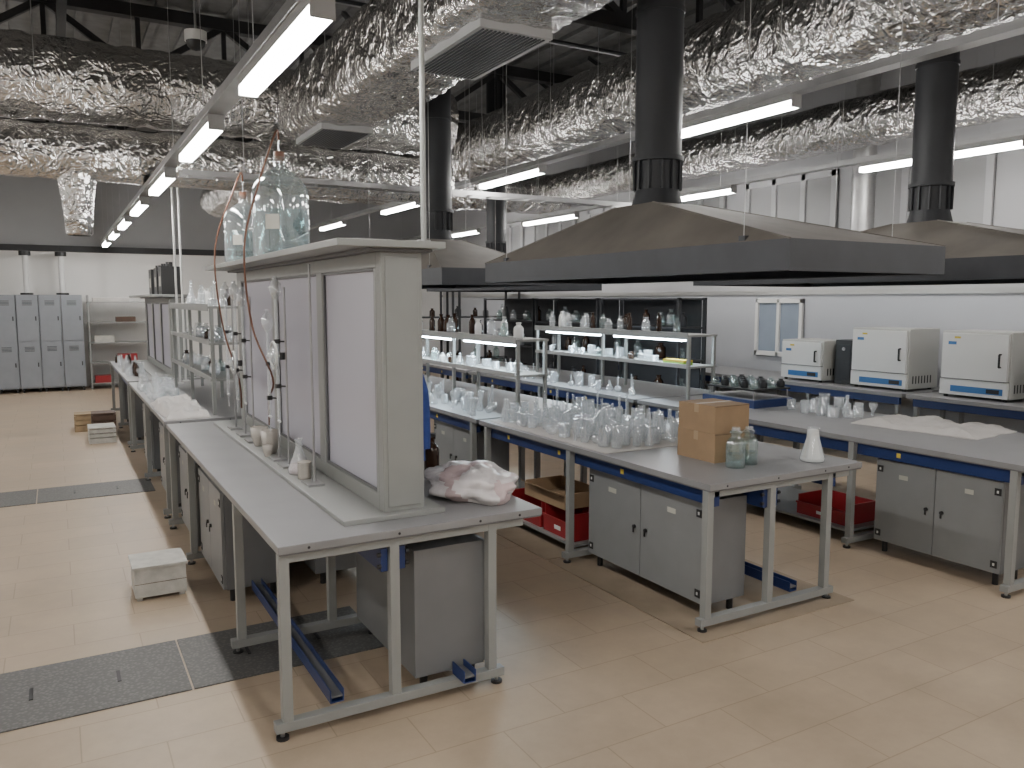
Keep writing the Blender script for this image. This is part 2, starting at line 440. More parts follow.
b = MB(); b.box(3.02,3.35,4.55,5.1,.29,.30,'card'); b.box(3.02,3.03,4.55,5.1,.30,.38,'card'); b.box(3.34,3.35,4.55,5.1,.30,.40,'card'); b.box(3.03,3.34,4.55,4.56,.30,.40,'card'); b.box(3.03,3.34,5.09,5.1,.30,.40,'card')
b.beam((3.02,4.8,.385),(2.95,4.8,.42),.5,.004,'card'); b.build('open_cardboard_box')
b = MB(); b.box(4.9, 5.6, 3.68, 4.85, .08, .098, 'frame')
for x in (4.95, 5.55):
    for y in (3.73, 4.8): b.cyl((x, y, 0), (x, y, .08), .015, 'black', seg=8)
b.build('low_shelf')
crate(4.96, 5.3, 3.75, 4.2, .098, .15)

# ------------------------------------------------------------------ bench divider
def divider(y0, y1, zt, panes, x0=1.21, x1=1.40, over=.21, name='bench_divider_panel'):
    b = MB()
    b.box(x0-.20, x1+.08, y0-.0, y1, HT, HT+.022, 'post')
    zb = HT+.022
    b.box(x0, x1, y0+.05, y0+.11, zb, zt-.045, 'post')
    b.box(x0+.018, x1-.018, y0+.044, y0+.05, zb+.02, zt-.065, 'frame')
    b.box(x0, x1, y1-.12, y1-.06, zb, zt-.045, 'post')
    b.box(x0, x1, y0+.11, y1-.12, zb, zb+.07, 'post'); b.box(x0, x1, y0+.11, y1-.12, zt-.11, zt-.045, 'post')
    prev = y0+.11
    for (a, e) in panes:
        for xs in (x0, x1-.05):
            b.box(xs, xs+.05, prev, a, zb+.07, zt-.11, 'post')
        for xs in (x0+.02, x1-.028):
            b.box(xs, xs+.008, a, e, zb+.07, zt-.11, 'pane')
        for xs in (x0+.004, x1-.016):
            b.box(xs, xs+.012, a, a+.014, zb+.07, zt-.11, 'edge'); b.box(xs, xs+.012, e-.014, e, zb+.07, zt-.11, 'edge')
            b.box(xs, xs+.012, a+.014, e-.014, zb+.07, zb+.084, 'edge'); b.box(xs, xs+.012, a+.014, e-.014, zt-.124, zt-.11, 'edge')
        prev = e
    for xs in (x0, x1-.05):
        b.box(xs, xs+.05, prev, y1-.12, zb+.07, zt-.11, 'post')
    b.box(x0-over, x1+.08, y0-.03, y1+.02, zt-.03, zt, 'post')
    b.box(x0-.06, x1+.04, y0+.02, y1-.03, zt-.045, zt-.03, 'edge')
    return b.build(name, .003)
divider(3.2, 6.4, 2.0, [(3.34, 4.12), (4.22, 5.14), (5.24, 6.2)])
divider(10.5, 13.6, 1.82, [(10.66, 11.5), (11.6, 12.5), (12.6, 13.4)])
b = MB(); b.cyl((1.42, 3.27, 2.0), (1.42, 3.27, HZ), .012, 'post', seg=12); b.cyl((1.42, 3.27, 2.0), (1.42, 3.27, 2.012), .03, 'post', seg=12)
b.build('service_pole')
for (px, py) in ((1.2, 9.75), (1.3, 10.9-.85)):
    b = MB(); b.cyl((px, py, HT), (px, py, 3.1), .012, 'white', seg=10); b.cyl((px, py, HT), (px, py, HT+.015), .035, 'white', seg=12)
    b.cyl((px, py, 3.1), (px, py, 3.13), .03, 'black', seg=12); b.build('service_pipe')
# blue work coat hanging on the right face of the divider
b = MB(); vs = []; fs = []; nz, ny = 24, 36
for j in range(nz+1):
    v = j/nz; z = 1.52-.52*v
    wd = .05+.15*min(1, v*3.0)+.03*v
    for i in range(ny):
        t = 2*math.pi*i/ny
        pl = 1+.18*math.sin(t*7+2*v)*v
        vs.append((1.452+.045*math.cos(t)*min(1,.35+v*2)*pl, 3.62+wd*math.sin(t)*(1+.06*math.sin(t*5)*v), z))
for j in range(nz):
    for i in range(ny): fs.append((j*ny+i, j*ny+(i+1)%ny, (j+1)*ny+(i+1)%ny, (j+1)*ny+i))
b.add(vs, fs, 'coat', True); b.add(vs[:ny], [tuple(range(ny))], 'coat'); b.add(vs[-ny:], [tuple(range(ny))], 'coat')
b.tube([(1.455,3.50,1.44),(1.47,3.44,1.32),(1.465,3.41,1.18),(1.46,3.40,1.06)], .035, 'coat'); b.tube([(1.455,3.74,1.44),(1.47,3.80,1.32),(1.465,3.83,1.18),(1.46,3.84,1.06)], .035, 'coat')
b.torus((1.452,3.62,1.525),.045,.014,'coat',ax=2)
b.tube([(1.40,3.62,1.60),(1.44,3.62,1.60),(1.455,3.62,1.57),(1.452,3.62,1.52)], .005, 'steel')
b.build('work_coat')

# ------------------------------------------------------------------ lathe profiles
def prof_flask(h, r, nr):
    return [(0,.003),(r*.9,0),(r,.01),(r*.97,.03),(nr*1.05,h*.68),(nr,h*.75),(nr,h*.97),(nr*1.2,h)]
def prof_vol(h, r, nr):
    p = [(0,.002),(r*.6,0)]
    for i in range(1, 8):
        t = -1.0+i*.33
        p.append((max(nr, r*math.cos(t*1.0)), r*.85*(1+math.sin(t*1.1))))
    p += [(nr, r*1.8), (nr, h*.96), (nr*1.3, h)]
    return p
def prof_beaker(h, r):
    return [(0,.003),(r*.93,0),(r,.012),(r,h*.96),(r*1.06,h),(r*.96,h*.97),(r*.94,.015),(0,.012)]
def prof_bottle(h, r, nr):
    return [(0,.003),(r*.95,0),(r,.012),(r,h*.62),(r*.92,h*.70),(nr*1.3,h*.80),(nr,h*.83),(nr,h*.93),(nr*1.25,h*.94),(nr*1.25,h),(0,h)]

def carboy(x, y, z, r, h, tubing, labelled=True):
    b = MB(); nr = r*.2
    b.lathe((x,y,z), [(0,.004),(r*.94,0),(r,.02),(r,h*.60),(r*.985,h*.655),(r*.92,h*.715),(r*.78,h*.78),(r*.55,h*.84),(nr*1.5,h*.88),(nr,h*.91),(nr,h*.98),(nr*1.3,h)], 'carboy', seg=32)
    b.lathe((x,y,z), [(0,.012),(r*.9,.012),(r*.95,.03),(r*.95,h*.48),(0,h*.48)], 'water', seg=32)
    b.cyl((x,y,z+h*.95), (x,y,z+h*1.05), nr*.95, 'rubber', seg=14)
    b.cyl((x,y,z+.05), (x,y,z+h*1.25), .004, 'glass', seg=8)
    if labelled:
        seg = 8; vs = []
        for zz in (z+h*.28, z+h*.42):
            for i in range(seg):
                t = math.radians(225+i*4); vs.append((x+(r+.002)*math.cos(t), y+(r+.002)*math.sin(t), zz))
        b.add(vs, [(i,i+1,seg+i+1,seg+i) for i in range(seg-1)], 'paper')
    b.tube(tubing, .006, 'rubber')
    b.build('glass_carboy')
carboy(1.24, 5.05, 2.0, .17, .62, [(1.24,5.05,2.72),(1.22,5.0,2.77),(1.16,4.92,2.66),(1.06,4.85,2.4),(.97,4.83,2.05),(1.0,4.83,1.6),(1.08,4.7,1.3),(1.11,4.95,1.15),(1.12,5.0,.98)])
carboy(1.22, 6.05, 2.0, .14, .50, [(1.22,6.05,2.60),(1.2,6.0,2.65),(1.12,5.9,2.5),(.98,5.85,2.1),(1.0,5.8,1.6),(1.08,5.7,1.2),(1.1,5.75,1.0)])

ZL = HT+.022
def stand(x, y, h, ring=None, bur=True, name='burette_stand'):
    z = ZL
    b = MB()
    b.box(x-.05, x+.03, y-.07, y+.07, z, z+.012, 'steel')
    b.cyl((x,y,z+.012), (x,y,z+h), .006, 'steel', seg=10)
    if ring:
        b.cyl((x,y,z+ring), (x-.05,y+.0,z+ring), .004, 'steel', seg=8)
        b.torus((x-.05, y+.075, z+ring), .075, .007, 'white', ax=0)
        b.torus((x-.05, y+.075, z+ring), .05, .006, 'glass', ax=0)
        b.lathe((x-.05, y+.075, z+ring-.04), [(0,0),(.025,.01),(.04,.04),(.025,.07),(0,.08)], 'glass', 14)
        b.cyl((x-.02,y,z+ring-.02), (x-.02,y,z+ring+.02), .014, 'black', seg=10)
    if bur:
        bx, by = x-.035, y+.05
        b.cyl((bx,by,z+.25), (bx,by,z+h*.93), .010, 'glass', seg=12)
        b.cyl((bx,by,z+.16), (bx,by,z+.25), .004, 'glass', seg=8)
        b.cyl((bx,by-.02,z+.25), (bx,by+.02,z+.25), .007, 'white', seg=8)
        b.lathe((bx,by,z+h*.93), [(.010,0),(.03,.03),(.035,.06),(.03,.09),(.012,.11),(.012,.13)], 'glass', 14)
        for q in (.45, .7):
            b.cyl((x,y,z+h*q), (bx,by,z+h*q), .005, 'black', seg=8)
            b.box(bx-.014, bx+.014, by-.014, by+.014, z+h*q-.012, z+h*q+.012, 'black')
    b.build(name)
stand(1.10, 3.95, 1.105, ring=None, bur=False, name='support_rod_stand')
stand(1.10, 4.46, 1.0, ring=.62)
stand(1.10, 4.68, .8, bur=True)
stand(1.10, 5.37, .95, bur=True)
stand(1.10, 5.64, 1.0, ring=.5)
stand(1.10, 5.97, 1.0, bur=True)
def mortar(x, y, z, r=.045, h=.1):
    b = MB(); b.lathe((x,y,z), [(0,.002),(r*.6,0),(r*.65,.01),(r*.95,h*.5),(r,h),(r*.9,h),(r*.8,h*.5),(0,h*.25)], 'porc', seg=20)
    b.build('porcelain_cup')
mortar(1.10, 5.20, ZL, .055, .12); mortar(1.10, 4.90, ZL, .055, .14); mortar(1.06, 4.83-.03, ZL, .03, .07)
b = MB(); b.lathe((1.10,4.24,ZL), prof_flask(.19,.06,.018), 'glass', 24); b.lathe((1.10,4.24,ZL+.003), [(0,0),(.055,0),(.057,.012),(.047,.05),(0,.05)], 'pink', 20); b.build('conical_flask')
b = MB(); b.lathe((1.09,4.10,ZL), prof_beaker(.09,.035), 'porc', 20); b.build('porcelain_beaker')

def blob(name, c, sx, sy, sz, k, seed=0, k2=None, nse=.25, seg=48, rings=30):
    b = MB(); vs = []; fs = []; fs2 = []
    for j in range(rings+1):
        ph = math.pi*j/rings - math.pi/2
        for i in range(seg):
            t = 2*math.pi*i/seg
            d = Vector((math.cos(ph)*math.cos(t), math.cos(ph)*math.sin(t), math.sin(ph)))
            r = 1+nse*noise.noise(d*2.0+Vector((seed,0,0)))+nse*.45*abs(noise.noise(d*5+Vector((seed,3,0))))
            z = max(d.z*r, -.6)
            vs.append((c[0]+sx*d.x*r, c[1]+sy*d.y*r, c[2]+sz*(z+.6)))
    for j in range(rings):
        for i in range(seg):
            q = (j*seg+i, j*seg+(i+1)%seg, (j+1)*seg+(i+1)%seg, (j+1)*seg+i)
            p = Vector(vs[q[0]])
            (fs2 if (k2 and noise.noise(p*7+Vector((1,2,3)))+.25*(c[2]+sz*.7-p.z)/sz > .14) else fs).append(q)
    b.add(vs, fs, k, True)
    if fs2: b.add(vs, fs2, k2, True)
    return b
b = blob('plastic_bag', (1.735, 3.45, HT), .205, .26, .09, 'bag', 3, 'pink', .3)
b.build('plastic_bag')
b = MB(); b.lathe((1.77,4.0,HT), prof_bottle(.20,.042,.018), 'amber', 20); b.cyl((1.77,4.0,HT+.20),(1.77,4.0,HT+.22),.024,'black',seg=14); b.build('amber_bottle')

def cloth(name, x0, x1, y0, y1, z, amp, k='cloth', seed=0, n=48, rot=0):
    b = MB(); vs = []; cx, cy = (x0+x1)/2, (y0+y1)/2
    for side in (1, 0):
        for j in range(n+1):
            for i in range(n+1):
                u = i/n; v = j/n
                x = x0+(x1-x0)*u-cx; y = y0+(y1-y0)*v-cy
                x += .02*noise.noise(Vector((v*4, seed, 0))); y += .02*noise.noise(Vector((u*4, seed, 5)))
                e = min(u, 1-u, v, 1-v)*10; e = min(1, e)
                h = .004+(amp*(.55+.7*noise.noise(Vector((x*5, y*5, seed)))+.45*abs(noise.noise(Vector((x*11, y*11, seed))))))*e
                c, s = math.cos(rot), math.sin(rot)
                vs.append((cx+x*c-y*s, cy+x*s+y*c, z+(max(h, .004) if side else 0)))
    N = (n+1)**2; fs = []
    for j in range(n):
        for i in range(n):
            a = j*(n+1)+i; fs.append((a, a+1, a+n+2, a+n+1)); fs.append((N+a, N+a+n+1, N+a+n+2, N+a+1))
    for i in range(n):
        a = i; fs.append((a, N+a, N+a+1, a+1)); a = n*(n+1)+i; fs.append((a, a+1, N+a+1, N+a))
        a = i*(n+1); fs.append((a, a+n+1, N+a+n+1, N+a)); a = i*(n+1)+n; fs.append((a, N+a, N+a+n+1, a+n+1))
    b.add(vs, fs, k, True); return b.build(name)
cloth('folded_cloth', 5.36, 5.97, 3.12, 4.05, HT, .055, seed=2, rot=.10)
cloth('crumpled_cloth', .72, 1.06, 6.8, 8.0, HT, .085, seed=5)
cloth('paper_towel_sheet', 2.93, 3.85, 3.95, 5.5, HT, .002, seed=9)

# ------------------------------------------------------------------ bench items
carton(3.30, 3.58, 3.40, 3.72, HT, HT+.17); carton(3.30, 3.575, 3.405, 3.715, HT+.1715, HT+.335)
def jar(x, y, h=.21, r=.055, k='gglass'):
    b = MB(); b.lathe((x,y,HT), prof_bottle(h, r, r*.5), k, 24)
    b.lathe((x,y,HT+.004), [(0,0),(r*.9,0),(r*.9,h*.35),(0,h*.35)], 'water', 20)
    b.cyl((x,y,HT+h), (x,y,HT+h+.02), r*.42, 'glass', seg=14)
    b.build('glass_reagent_jar')
jar(3.335, 3.27); jar(3.47, 3.30, .20, .053)
b = MB(); b.lathe((3.86,3.17,HT), prof_flask(.20,.072,.036), 'glass', 28)
b.lathe((3.86,3.17,HT+.003), [(0,0),(.064,0),(.068,.012),(.036,.135),(.032,.185),(0,.186)], 'powder', 24); b.build('powder_flask')
def glassware(name, xr, yr, n, z, seed, types='fbvj', hscale=1.0, mind=.085, inverted=.3, k='glass'):
    rnd = random.Random(seed); pts = []; b = MB(); tries = 0
    while len(pts) < n and tries < 4000:
        tries += 1
        x = rnd.uniform(*xr); y = rnd.uniform(*yr)
        if any((x-p[0])**2+(y-p[1])**2 < mind**2 for p in pts): continue
        pts.append((x, y))
    for (x, y) in pts:
        t = rnd.choice(types); r = rnd.uniform(.028, .042)*(mind/.085); h = rnd.uniform(.1, .17)*hscale
        kk = k
        if t == 'f': P = prof_flask(h, r, r*.35)
        elif t == 'b': P = prof_beaker(h*.8, r)
        elif t == 'v': P = prof_vol(h*1.25, r, r*.25)
        elif t == 'a': P = prof_bottle(h, r*.9, r*.4); kk = rnd.choice(['amber', 'gglass', 'white', 'glass', 'amber'])
        else: P = prof_bottle(h, r*.9, r*.4)
        if rnd.random() < inverted and t in 'fb':
            H = max(p[1] for p in P); P = [(p[0], H-p[1]) for p in P][::-1]
        b.lathe((x,y,z), P, kk, 14)
    b.build(name)
glassware('laboratory_glassware', (3.0, 3.8), (4.0, 5.45), 120, HT+.009, 1, 'fbbvf', mind=.08, inverted=.45, hscale=1.1)
glassware('laboratory_glassware', (3.65, 3.95), (3.75, 3.93), 4, HT, 11, 'fb', mind=.083)
glassware('laboratory_glassware', (2.95, 3.28), (5.8, 7.5), 26, HT, 2, 'fbv')
glassware('laboratory_glassware', (4.9, 5.13), (6.2, 9.0), 24, HT, 3, 'fbv')
glassware('laboratory_glassware', (5.45, 5.9), (4.15, 4.85), 14, HT, 4, 'bbf', mind=.10)
glassware('laboratory_glassware', (.76, 1.0), (8.1, 9.6), 22, HT, 5, 'fbv')
glassware('laboratory_glassware', (.76, .95), (10.6, 13.5), 26, HT, 6, 'fbva')

def shelf_unit(x0, x1, y0, y1, levels, bays, lights, seed, zt=1.42, items='a', skip=0.0):
    b = MB(); w = (y1-y0)/bays
    for i in range(bays+1):
        y = y0+i*w
        for x in (x0, x1-.03):
            b.box(x, x+.03, y-.015, y+.015, HT, zt-.02, 'frame')
    for z in levels+[zt]:
        b.box(x0-.01, x1+.01, y0-.02, y1+.02, z-.02, z, 'frame')
        if z != zt:
            b.box(x0-.014, x0-.010, y0, y1, z-.02, z+.02, 'alu')
    b.box(x0-.016, x0-.011, y0-.02, y1+.02, zt-.04, zt+.02, 'frame')
    if lights:
        for i in range(bays):
            ya = y0+i*w+.12; yb = y0+(i+1)*w-.12
            b.box(x0+.05, x0+.11, ya, yb, zt-.05, zt-.021, 'white')
            b.box(x0+.055, x0+.105, ya+.02, yb-.02, zt-.066, zt-.05, 'led')
    b.build('reagent_shelf', .002)
    glassware('reagent_bottles', (x0+.05, x1-.05), (y0+.1, y1-.1), int((y1-y0)*6), zt, seed, 'aaj'+items, mind=.1, inverted=0, hscale=1.15)
    for q, z in enumerate(levels):
        glassware('reagent_bottles', (x0+.07, x1-.07), (y0+.1+skip, y1-.1), int((y1-y0-skip)*6), z, seed+q+1, 'ajbf', mind=.1, inverted=0, hscale=.8)
shelf_unit(3.35, 3.65, 5.8, 8.3, [1.12], 2, True, 20)
shelf_unit(5.2, 5.55, 5.75, 8.5, [1.12], 2, True, 30, skip=.45)
shelf_unit(1.1, 1.4, 6.95, 9.4, [1.1, 1.4], 2, False, 40, zt=1.7, items='ffvv')
b = MB(); b.box(5.24,5.36,5.85,6.15,1.12,1.15,'green'); b.box(5.24,5.36,5.85,6.15,1.15,1.17,'yellow'); b.build('sample_box')

b = MB(); b.box(5.28,5.78,4.98,5.62,HT,HT+.07,'blue'); b.box(5.30,5.76,5.0,5.60,HT+.07,HT+.078,'steel')
for y in (5.02,5.57):
    for x in (5.32, 5.74): b.cyl((x,y,HT+.078),(x,y,HT+.16),.006,'steel',seg=8)
b.box(5.30,5.76,5.0,5.60,HT+.15,HT+.165,'black')
for i in range(4):
    for j in range(5): b.lathe((5.37+i*.11,5.06+j*.12,HT+.165), prof_bottle(.075,.035,.02), 'dduct' if (i+j) % 2 else 'gglass', 12)
b.build('shaker_with_flasks', .002)

def canister(x, y, z):
    b = MB(); b.box(x-.12,x+.12,y-.16,y+.16,z,z+.34,'black')
    b.cyl((x,y+.06,z+.34),(x,y+.06,z+.40),.04,'black',seg=16); b.box(x-.02,x+.02,y-.12,y-.1,z+.34,z+.385,'black'); b.box(x-.02,x+.02,y-.12,y+.0,z+.375,z+.395,'black')
    b.box(x-.122,x-.12,y-.08,y+.06,z+.1,z+.22,'paper')
    b.build('black_jerrycan', .02)
canister(1.26, 10.75, 1.82); canister(1.26, 11.25, 1.82); canister(1.26,11.9,1.82)

# ------------------------------------------------------------------ side counter and furnaces
def counter(y0, y1):
    b = MB(); b.box(7.45, 8.38, y0, y1, HT-.04, HT, 'top'); b.box(7.49, 7.53, y0+.05, y1-.05, HT-.12, HT-.04, 'blue')
    y = y0+.08
    while y < y1:
        for x in (7.52, 8.3): b.box(x-.02,x+.02,y-.02,y+.02,0,HT-.04,'frame')
        b.box(7.5,8.32,y-.02,y+.02,.05,.09,'frame')
        y += (y1-y0-.16)/3
    b.build('side_bench', .003)
counter(1.5, 5.0); counter(5.05, 8.6); counter(8.65, 12.2)
def furnace(y0, y1, z1, k='cream', x0=7.62, x1=8.15):
    b = MB(); z = HT
    for x in (x0+.05, x1-.05):
        for y in (y0+.05, y1-.05): b.cyl((x,y,z),(x,y,z+.025),.02,'black',seg=10)
    b.box(x0+.03,x1,y0,y1,z+.025,z1,k)
    b.box(x0+.012,x0+.03,y0+.005,y1-.005,z+.185,z+.19,'black')
    b.box(x0,x0+.03,y0+.02,y1-.02,z+.19,z1-.02,'white')
    b.box(x0+.005,x0+.03,y0+.01,y1-.01,z+.03,z+.18,'white')
    b.box(x0+.001,x0+.006,y0+.05,y1-.12,z+.06,z+.12,'bluel')
    b.box(x0-.001,x0+.003,y0+.08,y0+.2,z+.07,z+.11,'black')
    b.cyl((x0-.03,y0+.08,(z+z1)/2),(x0-.03,y0+.08,(z+z1)/2+.12),.01,'black',seg=8)
    for q in (0,.12): b.cyl((x0-.03,y0+.08,(z+z1)/2+q),(x0,y0+.08,(z+z1)/2+q),.008,'black',seg=8)
    for i in range(7): b.box(x0+.1+i*.05,x0+.12+i*.05,y0-.001,y0,z+.08,z+.16,'black')
    b.box(x0-.002,x0,y1-.16,y1-.08,z1-.13,z1-.10,'bluel')
    b.box(x0-.003,x0,y1-.2,y1-.14,z1-.07,z1-.05,'yellow')
    b.build('muffle_furnace', .006)
furnace(4.1, 4.77, 1.45); furnace(5.12, 5.8, 1.45); furnace(6.18, 6.78, 1.28)
furnace(3.0, 3.7, 1.45)
b = MB(); b.box(7.75,8.2,5.87,6.1,HT,HT+.5,'black'); b.box(7.745,7.75,5.9,6.07,HT+.05,HT+.45,'dark'); b.cyl((7.745,5.985,HT+.4),(7.735,5.985,HT+.4),.02,'steel',seg=12); b.build('power_controller_unit',.005)
# ------------------------------------------------------------------ hoods
def hood(x0, x1, y0, y1, cx, cy, z0=1.885, z1=2.03, z2=2.36, r=.15):
    b = MB(); t = .012
    b.box(x0,x1,y0,y0+t,z0,z1,'dark'); b.box(x0,x1,y1-t,y1,z0,z1,'dark')
    b.box(x0,x0+t,y0+t,y1-t,z0,z1,'dark'); b.box(x1-t,x1,y0+t,y1-t,z0,z1,'dark')
    b.box(x0+t,x0+.05,y0+t,y1-t,z0,z0+.01,'dark'); b.box(x1-.05,x1-t,y0+t,y1-t,z0,z0+.01,'dark')
    b.box(x0+.05,x1-.05,y0+t,y0+.05,z0,z0+.01,'dark'); b.box(x0+.05,x1-.05,y1-.05,y1-t,z0,z0+.01,'dark')
    s = .19
    lo = [(x0,y0,z1),(x1,y0,z1),(x1,y1,z1),(x0,y1,z1)]; hi = [(cx-s,cy-s,z2),(cx+s,cy-s,z2),(cx+s,cy+s,z2),(cx-s,cy+s,z2)]
    b.add(lo+hi, [(0,1,5,4),(1,2,6,5),(2,3,7,6),(3,0,4,7),(4,5,6,7)], 'dust')
    ins = lambda P, d: [(p[0]+(d if p[0] < cx else -d), p[1]+(d if p[1] < cy else -d), p[2]-.012) for p in P]
    b.add(ins(lo,.013)+ins(hi,.013), [(0,4,5,1),(1,5,6,2),(2,6,7,3),(3,7,4,0)], 'dark')
    for i in range(4): b.beam(lo[i], hi[i], .012, .008, 'dust')
    b.cyl((cx,cy,z2),(cx,cy,z2+.10),r*1.12,'dduct',r*.95,seg=28)
    b.cyl((cx,cy,z2+.10),(cx,cy,z2+.30),r*.93,'dduct',seg=28)
    for i in range(12):
        a = 2*math.pi*i/12
        b.box(cx+r*math.cos(a)-.008,cx+r*math.cos(a)+.008,cy+r*math.sin(a)-.008,cy+r*math.sin(a)+.008,z2+.1,z2+.28,'dduct')
    b.cyl((cx,cy,z2+.28),(cx,cy,z2+.31),r*1.12,'dduct',seg=28)
    b.cyl((cx,cy,z2+.31),(cx,cy,HZ),r,'dduct',seg=28)
    for z in (z2+1.2, z2+2.2): b.cyl((cx,cy,z),(cx,cy,z+.03),r*1.05,'dduct',seg=28)
    for (x,y) in ((x0+.02,y0+.3),(x1-.02,y0+.3),(x0+.02,y1-.3),(x1-.02,y1-.3)):
        b.cyl((x,y,z1-.05),(x,y,HZ),.0018,'steel',seg=6)
        b.box(x-.015,x+.015,y-.02,y+.02,z1-.02,z1+.03,'dark')
    b.build('exhaust_hood')
hood(2.90, 4.07, 2.55, 5.50, 3.46, 4.15)
hood(5.25, 6.85, 2.3, 5.75, 6.1, 3.97)
hood(2.90, 4.07, 6.3, 8.45, 3.46, 7.62)
hood(5.25, 6.85, 9.4, 12.0, 6.1, 11.2)

# ------------------------------------------------------------------ foil ducts
def foil(name, a, b_, r, seed, sq=0.0, rz=None, straps=.95, hang=True, extra=None, caps=True):
    a = Vector(a); b_ = Vector(b_); L = (b_-a).length; d = (b_-a).normalized()
    up = Vector((0,0,1)); rr = d.cross(up).normalized(); seg = 56; n = max(4, int(L/.06))
    rz = rz or r; mb = MB(); vs = []
    for j in range(n+1):
        p = a+d*(L*j/n); s = L*j/n
        ph = (s % straps)/straps
        bul = -.06*math.exp(-((min(ph,1-ph))*straps/.05)**2)
        for i in range(seg):
            t = 2*math.pi*i/seg; c, q = math.cos(t), math.sin(t)
            if sq > 0:
                m_ = (abs(c)**(1/sq*1.0*2)+abs(q)**(1/sq*2))**(-sq/2)
            else: m_ = 1
            nn = noise.noise(Vector((c*2+seed, q*2, s*2.5)))*.05+noise.noise(Vector((c*3+seed, q*3, s*10)))*.055
            k = m_*(1+bul+nn)
            vs.append(p+rr*r*c*k+up*rz*q*k)
    fs = [(j*seg+i, j*seg+(i+1)%seg, (j+1)*seg+(i+1)%seg, (j+1)*seg+i) for j in range(n) for i in range(seg)]
    mb.add(vs, fs, 'foil', True)
    if caps:
        mb.add(vs[:seg], [tuple(range(seg))], 'foil'); mb.add(vs[-seg:], [tuple(range(seg))], 'foil')
    if hang:
        s = straps
        while s < L-.3:
            p = a+d*s
            for sg in (-1, 1):
                q = p+rr*r*sg*.98
                mb.cyl(q, (q.x, q.y, HZ), .003, 'steel', seg=6)
            s += straps*2
    if extra: extra(mb)
    return mb.build(name)
foil('foil_duct', (-2.9, 9.0, 3.85), (4.2, 9.0, 3.85), .38, 1)
def spout(mb):
    pr = [(.10,2.38),(.12,2.4),(.13,2.6),(.145,2.75),(.17,2.92),(.19,3.0)]
    mb.lathe((.25,9.0,0), pr, 'foil', 24)
foil('foil_duct', (-2.9, 9.0, 3.17), (4.2, 9.0, 3.17), .26, 2, hang=False, extra=spout)
def grilles(mb):
    for (ya, yb) in ((4.3, 5.35), (7.5, 8.4)):
        z = 3.37
        mb.box(2.24, 2.74, ya, yb, z-.03, z+.03, 'whited')
        x = 2.27
        while x < 2.71:
            mb.box(x, x+.012, ya+.03, yb-.03, z-.036, z-.03, 'dark'); x += .028
foil('foil_duct', (2.48, -3.9, 3.70), (2.48, 8.5, 3.70), .38, 3, sq=.35, rz=.31, straps=1.2, extra=grilles)
foil('foil_duct', (5.05, -3.9, 3.78), (5.05, 12.0, 3.78), .36, 4)
foil('foil_duct', (7.5, -3.9, 3.62), (7.5, 12.0, 3.62), .26, 5)
foil('foil_duct', (3.4, 12.5, 3.65), (8.2, 12.5, 3.65), .36, 6)
foil('foil_duct', (2.6, 9.75, 3.5), (2.6, 15.0, 3.5), .3, 8)
b = MB()
for i in range(16): b.cyl((7.98,6.0,2.5+i*.16),(7.98,6.0,2.515+i*.16),.13,'steel',seg=24)
b.cyl((7.98,6.0,2.49),(7.98,6.0,HZ),.125,'steel',seg=24)
b.build('spiral_duct')

# ------------------------------------------------------------------ lamps and trays
def lamp_row(x, z, y_first, length, period, ya, yb, hang_avoid=((8.5,9.5),), seed=0):
    b = MB()
    b.box(x-.055, x-.05, ya, yb, z+.06, z+.11, 'steel'); b.box(x+.05, x+.055, ya, yb, z+.06, z+.11, 'steel')
    b.box(x-.05, x+.05, ya, yb, z+.06, z+.066, 'steel')
    y = ya+.5
    while y < yb:
        if not any(p-.05 < y < q+.05 for p, q in hang_avoid):
            b.cyl((x, y, z+.06), (x, y, HZ), .0025, 'steel', seg=6)
        y += 1.5
    b.build('cable_tray')
    y = y_first
    while y-period > ya: y -= period
    while y+length < yb:
        b = MB()
        b.box(x-.045, x+.045, y, y+length, z+.015, z+.059, 'whited')
        b.box(x-.047, x+.047, y-.008, y, z-.033, z+.059, 'whited'); b.box(x-.047, x+.047, y+length, y+length+.008, z-.033, z+.059, 'whited')
        b.box(x-.04, x+.04, y+.005, y+length-.005, z-.03, z+.014, 'lamp')
        b.build('fluorescent_lamp'); y += period
lamp_row(.90, 2.80, 2.97, 1.28, 2.2, -3.9, 17.8)
lamp_row(4.50, 3.10, 3.95, 1.35, 3.3, -3.9, 17.8, hang_avoid=((12,13),))
lamp_row(7.08, 3.05, 3.8, 1.55, 3.3, -3.9, 17.8, hang_avoid=((12,13),))
lamp_row(-1.9, 2.9, 1.5, 1.42, 4.4, -3.9, 17.8)  # unseen row left of the view, added for ambient fill light
b = MB(); b.cyl((1.15,7.4,4.0),(1.15,7.4,HZ),.01,'steel',seg=8); b.cyl((1.15,7.4,3.92),(1.15,7.4,4.0),.09,'white',seg=20)
b.lathe((1.15,7.4,3.84),[(0,0),(.04,.01),(.07,.04),(.08,.08)],'black',20); b.build('dome_camera')
b = MB(); y, z = 8.15, 2.92
b.box(1.1,6.4,y,y+.02,z,z+.05,'steel'); b.box(1.1,6.4,y+.18,y+.2,z,z+.05,'steel')
x = 1.15
while x < 6.4: b.box(x,x+.02,y+.02,y+.18,z,z+.015,'steel'); x += .25
for x in (1.7, 4.2, 6.3): b.cyl((x,y+.19,z),(x,y+.19,HZ),.003,'steel',seg=6)
b.build('ladder_cable_tray')

